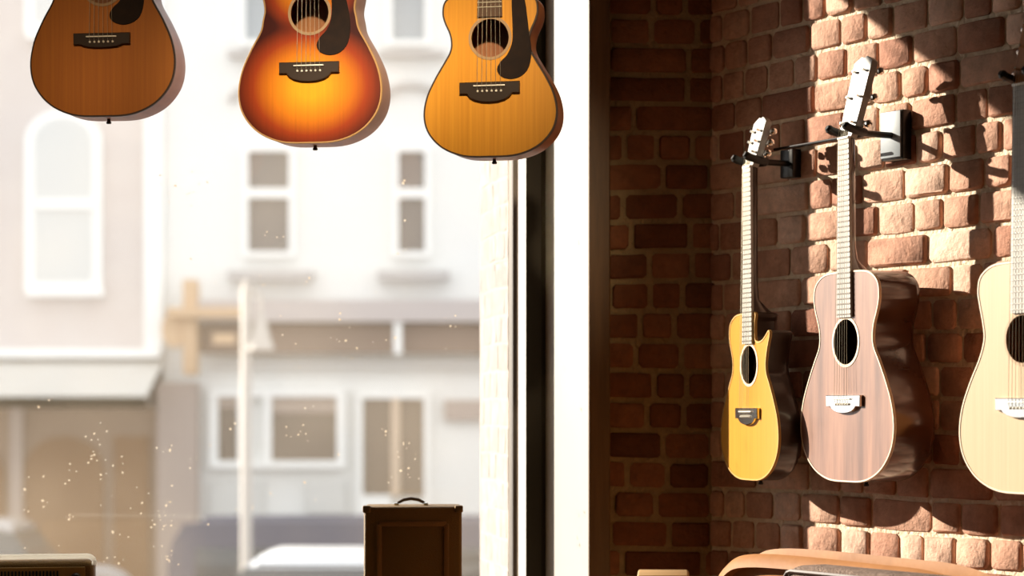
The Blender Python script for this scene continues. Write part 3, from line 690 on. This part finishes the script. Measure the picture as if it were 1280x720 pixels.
# pink building on the left
pb = empty('pink_building', (X(0), BY, GZ)); tag(pb, 'pale pink building at left with tall arched window and brown shopfront', 'building')
o = build('wall', bx(((X(-500) + X(186)) / 2, BY + 3.0, (GZ + TOPZ) / 2), (X(186) - X(-500), 6, TOPZ - GZ)), M_wallpink, pb, smooth=0); o.matrix_parent_inverse = Matrix.Translation(-pb.location)
fpart('corner_pilaster', pb, M_trimw, [(180, -200, 203, 440)], BY - .12, BY)
def arched(par, x0, y0, x1, y1, mid):
    xa, xb, zt, zb = X(x0), X(x1), Zp(y0), Zp(y1); r_ = (xb - xa) / 2; xc = (xa + xb) / 2
    arc = lambda rr, dz=0: [(xc + rr * math.cos(a), zt - r_ * .8 + rr * .8 * math.sin(a)) for a in [math.pi * i / 16 for i in range(17)]]
    fw = .13
    bm = bmesh.new()
    outer = [(xb + fw, zb - fw)] + arc(r_ + fw) + [(xa - fw, zb - fw)]
    prism(bm, outer, BY - .10, BY + .02)
    f = build('arched_window', bm, M_trimw, par, smooth=30); f.matrix_parent_inverse = Matrix.Translation(-par.location)
    bm = bmesh.new(); inner = [(xb, zb)] + arc(r_) + [(xa, zb)]
    prism(bm, inner, BY - .125, BY - .09)
    build('pane', bm, mat('curtained_pane', (.64, .65, .64), .4), f, smooth=30)
    sub('sash_rail', f, M_trimw, [(x0, mid - 6, x1, mid + 6)], BY - .16, BY - .1)
    fpart('window_sill', par, M_trimw, [(x0 - 12, y1 + 8, x1 + 12, y1 + 18)], BY - .2, BY)
arched(pb, 45, 148, 116, 352, 255)
arched(pb, 45, -190, 116, 30, -80)
arched(pb, -120, 148, -50, 352, 255)
fpart('ledge', pb, M_trimw, [(-500, 436, 200, 447)], BY - .30, BY)
# canvas awning: translucent cloth, sun behind it
aw_m = bpy.data.materials.new('white_canvas'); aw_m.use_nodes = True; nt = aw_m.node_tree; N = nt.nodes; L = nt.links
b = N['Principled BSDF']; b.inputs['Base Color'].default_value = (.95, .94, .91, 1); b.inputs['Roughness'].default_value = .8
tl = N.new('ShaderNodeBsdfTranslucent'); tl.inputs[0].default_value = (.95, .88, .78, 1); ms = N.new('ShaderNodeMixShader'); ms.inputs[0].default_value = .15
L.new(b.outputs[0], ms.inputs[1]); L.new(tl.outputs[0], ms.inputs[2]); L.new(ms.outputs[0], N['Material Output'].inputs[0])
aw_ = empty('shop_awning', (X(0), BY - .6, Zp(510))); tag(aw_, 'long white canvas awning above the brown shopfront at left', 'awning')
bm = bmesh.new()
xa, xb = X(-500, 29), X(192, 29)
zt, zf_, zb_ = Zp(449, BY - .05), Zp(496, 28.4), Zp(510, 28.4)
vs = [bm.verts.new(p_) for p_ in ((xa, BY - .05, zt), (xb, BY - .05, zt), (xb, 28.4, zf_), (xa, 28.4, zf_), (xa, 28.4, zb_), (xb, 28.4, zb_))]
bm.faces.new((vs[0], vs[1], vs[2], vs[3])); bm.faces.new((vs[3], vs[2], vs[5], vs[4]))
r_ = bmesh.ops.solidify(bm, geom=list(bm.faces), thickness=.01)
o = build('canvas', bm, aw_m, aw_, smooth=0); o.matrix_parent_inverse = Matrix.Translation(-aw_.location)
bm = bmesh.new(); tube(bm, [(xa, 28.43, zf_ - .03), (xb, 28.43, zf_ - .03)], .02, 6); tube(bm, [(xb - .1, BY, zb_), (xb - .1, 28.43, zf_ - .04)], .02, 6)
o = build('awning_frame', bm, M_greymetal, aw_); o.matrix_parent_inverse = Matrix.Translation(-aw_.location)
# brown shopfront beneath
sf = fpart('shopfront', pb, mat('light_brown_shopfront', (.30, .21, .15), .7), [(-500, 505, 196, 820)], BY - .10, BY)
bm = bmesh.new(); xc, r2 = X(92), X(150) - X(92)
def archopen(x0, x1, ytop, k=.9):
    a, b2 = X(x0), X(x1); rr = (b2 - a) / 2; c = (a + b2) / 2; zz = Zp(ytop) - rr * k
    return [(b2, GZ + .1)] + [(c + rr * math.cos(t_), zz + rr * k * math.sin(t_)) for t_ in [math.pi * i / 14 for i in range(15)]] + [(a, GZ + .1)]
for q_, c_ in ((archopen(32, 132, 545, .9), 0), (archopen(-110, 8, 545, .9), 0)):
    build('arched_opening', prism(bmesh.new(), q_, BY - .14, BY - .08), M_arch, sf, smooth=30)
sub('opening', sf, M_arch, [(142, 545, 186, 820)], BY - .14, BY - .08)
sub('post', sf, M_mauve, [(12, 500, 28, 820)], BY - .2, BY - .1)
fpart('corner_pier', wb, M_mauve, [(196, 478, 246, 820)], BY - .25, BY + .1)
# projecting bracket sign at the corner
bs = empty('bracket_sign', (X(232), BY - .3, Zp(400))); tag(bs, 'tan iron bracket with a hanging board at the corner of the white building', 'sign')
o = build('bracket', bx(((X(236) + X(254)) / 2, BY - .45, (Zp(352) + Zp(470)) / 2), (X(254) - X(236), .3, Zp(352) - Zp(470)), .03), M_tan, bs); o.matrix_parent_inverse = Matrix.Translation(-bs.location)
fpart('arm', bs, M_tan, [(208, 384, 300, 397)], BY - .75, BY - .6, .02)
bm = bmesh.new(); prism(bm, [(X(218, 29.5) + .17 * math.cos(a), Zp(412, 29.5) + .24 * math.sin(a)) for a in [2 * math.pi * i / 24 for i in range(24)]], 29.47, 29.53, .01)
o = build('oval_board', bm, M_tan, bs); o.matrix_parent_inverse = Matrix.Translation(-bs.location)
fpart('small_board', bs, M_tan, [(266, 417, 294, 430)], BY - .70, BY - .65)

# street lamp
ly = 24.0
M_post = mat('cream_post_paint', (.50, .46, .42), .6)
lp = empty('street_lamp', (X(308, ly), ly, GZ)); tag(lp, 'cream painted street lamp post standing across the road', 'lamp')
hz_ = Zp(350, ly) - GZ
bm = tube(bmesh.new(), [(0, 0, 0), (0, 0, .5), (0, 0, .55), (0, 0, hz_ - .1), (0, 0, hz_)], [.12, .11, .062, .055, .02], 14)
build('post', bm, M_post, lp)
build('arm', tube(bmesh.new(), catmull([(0, 0, hz_ - .25), (.08, 0, hz_ - .12), (.15, 0, hz_ - .2), (.15, 0, hz_ - .33)], 5), .022, 8), M_post, lp)
build('lamp_shade', tube(bmesh.new(), [(.15, 0, hz_ - .33), (.15, 0, hz_ - .42), (.15, 0, hz_ - .62), (.15, 0, hz_ - .74)], [.03, .06, .11, .15], 16), M_post, lp)

# parked cars
def car(label, px, Y, paint, length=4.2, height=1.42, flip=1):
    c = empty('parked_car', (X(px, Y), Y, GZ)); tag(c, label, 'car')
    h = length / 2; wd = .86
    low = catmull([(-h, .35), (-h - .02, .60), (-h + .08, .80), (-h + .55, .88), (-.95, .95), (0, .97), (.95, .98), (h - .5, .95), (h - .06, .86), (h, .6), (h - .02, .35)], 4) + [(h - .3, .22), (-h + .3, .22)]
    bm = bmesh.new(); n = len(low)
    secs = [(-wd + .03, .06), (-wd, 0), (wd, 0), (wd - .03, .06)]
    rg = [[bm.verts.new((x * flip, y, z)) for x, z in offset(low, -0 + (-i_))] for y, i_ in ((-wd, -.04), (-wd + .08, 0), (wd - .08, 0), (wd, -.04))]
    for A, B in zip(rg, rg[1:]):
        for k in range(n): bm.faces.new((A[k], A[(k + 1) % n], B[(k + 1) % n], B[k]))
    bm.faces.new(rg[0]); bm.faces.new(rg[-1])
    build('body', bm, paint, c, smooth=50)
    # cabin: tapered, glass band with painted roof
    def loft(name, lv, m):
        bm = bmesh.new(); rr = []
        for x0, x1, y, z in lv: rr.append([bm.verts.new((x0 * flip, -y, z)), bm.verts.new((x1 * flip, -y, z)), bm.verts.new((x1 * flip, y, z)), bm.verts.new((x0 * flip, y, z))])
        for A, B in zip(rr, rr[1:]):
            for k in range(4): bm.faces.new((A[k], A[(k + 1) % 4], B[(k + 1) % 4], B[k]))
        bm.faces.new(rr[0]); bm.faces.new(rr[-1])
        es = [e for e in bm.edges]
        bmesh.ops.bevel(bm, geom=es, offset=.04, segments=2, affect='EDGES')
        return build(name, bm, m, c, smooth=50)
    loft('windows', [(-1.15, 1.45, .80, .90), (-.50, 1.02, .64, height - .06)], mat('car_glass', (.05, .06, .07), .1, coat=.5))
    loft('roof', [(-.56, 1.08, .66, height - .09), (-.40, .92, .58, height)], paint)
    for sx in (-1.28, 1.28):
        for sy in (-1, 1):
            wv = build('wheel', tube(bmesh.new(), [(sx, sy * .88, .31), (sx, sy * .68, .31)], .31, 20), M_black, c)
            build('hubcap', tube(bmesh.new(), [(sx, sy * .895, .31), (sx, sy * .87, .31)], .19, 14), M_chrome, wv)
    return c
P_dark = mat('dark_blue_grey_car_paint', (.12, .12, .155), .6, spec=.2)
P_white = mat('white_car_paint', (.85, .86, .88), .25, coat=.5)
P_silver = mat('silver_car_paint', (.42, .40, .40), .3, coat=.5, metal=.2)
def van(label, px, Y, length, height, paint):
    c = empty('parked_van', (X(px, Y), Y, GZ)); tag(c, label, 'van'); h = length / 2
    low = catmull([(-h, .45), (-h - .01, 1.0), (-h + .02, height - .30), (-h + .14, height - .05), (-h + .5, height), (h - 1.3, height), (h - .95, height - .10), (h - .45, height - .62), (h - .05, height - .80), (h, .8), (h - .02, .40)], 4)
    bm = bmesh.new(); n = len(low); rg = [[bm.verts.new((x, y, z)) for x, z in offset(low, i_)] for y, i_ in ((-.90, .05), (-.84, 0), (.84, 0), (.90, .05))]
    for A, B in zip(rg, rg[1:]):
        for k in range(n): bm.faces.new((A[k], A[(k + 1) % n], B[(k + 1) % n], B[k]))
    bm.faces.new(rg[0]); bm.faces.new(rg[-1]); build('body', bm, paint, c, smooth=50)
    for a_, b_ in ((-h + .25, -h + 1.45), (-h + 1.55, -h + 2.7), (-h + 2.8, h - 1.15)):
        build('side_window', bx(((a_ + b_) / 2, -.897, height - .42), (b_ - a_, .03, .40), .01), mat('car_glass', (.05, .06, .07), .1, coat=.5), c)
    for sx in (-h + .85, h - .85):
        for sy in (-1, 1):
            wv = build('wheel', tube(bmesh.new(), [(sx, sy * .92, .33), (sx, sy * .70, .33)], .33, 20), M_black, c)
            build('hubcap', tube(bmesh.new(), [(sx, sy * .935, .33), (sx, sy * .91, .33)], .2, 14), M_chrome, wv)
    return c
van('long dark blue grey van parked across the street behind the brown case', 520, 26.0, 5.3, 1.78, P_dark)
w_ = car('white car parked on the near side of the street, left of the brown case', 392, 20.5, P_white, 4.1, 1.42); w_.scale = (1, 1, 1.28)
w_ = car('silver grey car at the lower left of the window, beyond the amplifier', -85, 25.6, P_silver, 4.2, 1.42); w_.scale = (1, 1, 1.30)

# ------------------------------------------------------------------ dried specks on the window pane
dm = bpy.data.materials.new('dried_dust'); dm.use_nodes = True; nt = dm.node_tree; N = nt.nodes; L = nt.links
b = N['Principled BSDF']; b.inputs['Base Color'].default_value = (.9, .82, .72, 1)
tl = N.new('ShaderNodeBsdfTranslucent'); tl.inputs[0].default_value = (.95, .88, .78, 1); ms = N.new('ShaderNodeMixShader'); ms.inputs[0].default_value = .6
L.new(b.outputs[0], ms.inputs[1]); L.new(tl.outputs[0], ms.inputs[2]); L.new(ms.outputs[0], N['Material Output'].inputs[0])
rnd = random.Random(12); bm = bmesh.new()
clusters = [(70, 505, 25, 6), (90, 580, 10, 2), (120, 540, 20, 8), (115, 570, 8, 7), (60, 620, 25, 5), (88, 645, 5, 7), (140, 600, 30, 8), (205, 640, 12, 9), (205, 655, 10, 8), (215, 695, 14, 8), (145, 700, 10, 5), (210, 560, 16, 5),
            (235, 575, 10, 4), (365, 540, 25, 9), (385, 410, 50, 9), (420, 420, 20, 5), (475, 430, 25, 4), (360, 360, 20, 5), (505, 590, 16, 10), (500, 560, 12, 6), (475, 540, 8, 3), (210, 240, 18, 9), (240, 240, 18, 6), (205, 215, 14, 4),
            (345, 290, 14, 4), (505, 225, 10, 3), (505, 315, 5, 2), (560, 400, 25, 5), (40, 650, 30, 5), (180, 660, 30, 8), (300, 660, 50, 4), (390, 290, 160, 12), (300, 560, 160, 12), (120, 620, 100, 12)]
for cx_, cy_, sp, n_ in clusters:
    for i in range(n_):
        px, py = rnd.gauss(cx_, sp * .6), rnd.gauss(cy_, sp * .6)
        if px > 596 or px < -20: continue
        p = P(px, py, 6.172); r_ = rnd.choice((.0012, .0016, .002, .002, .0028, .0036)) * rnd.uniform(.8, 1.1)
        r0 = bmesh.ops.create_icosphere(bm, subdivisions=1, radius=1)
        a = rnd.uniform(0, 3.14); ex = rnd.uniform(.7, 1.5)
        for v in r0['verts']:
            x_, z_ = v.co.x * r_ * ex, v.co.z * r_
            v.co = p + Vector((x_ * math.cos(a) - z_ * math.sin(a), v.co.y * r_ * .3, x_ * math.sin(a) + z_ * math.cos(a)))
tag(build('dust_specks', bm, dm), 'pale dried specks of dust scattered over the window glass', 'dust', kind='stuff')
bpy.context.view_layer.update()
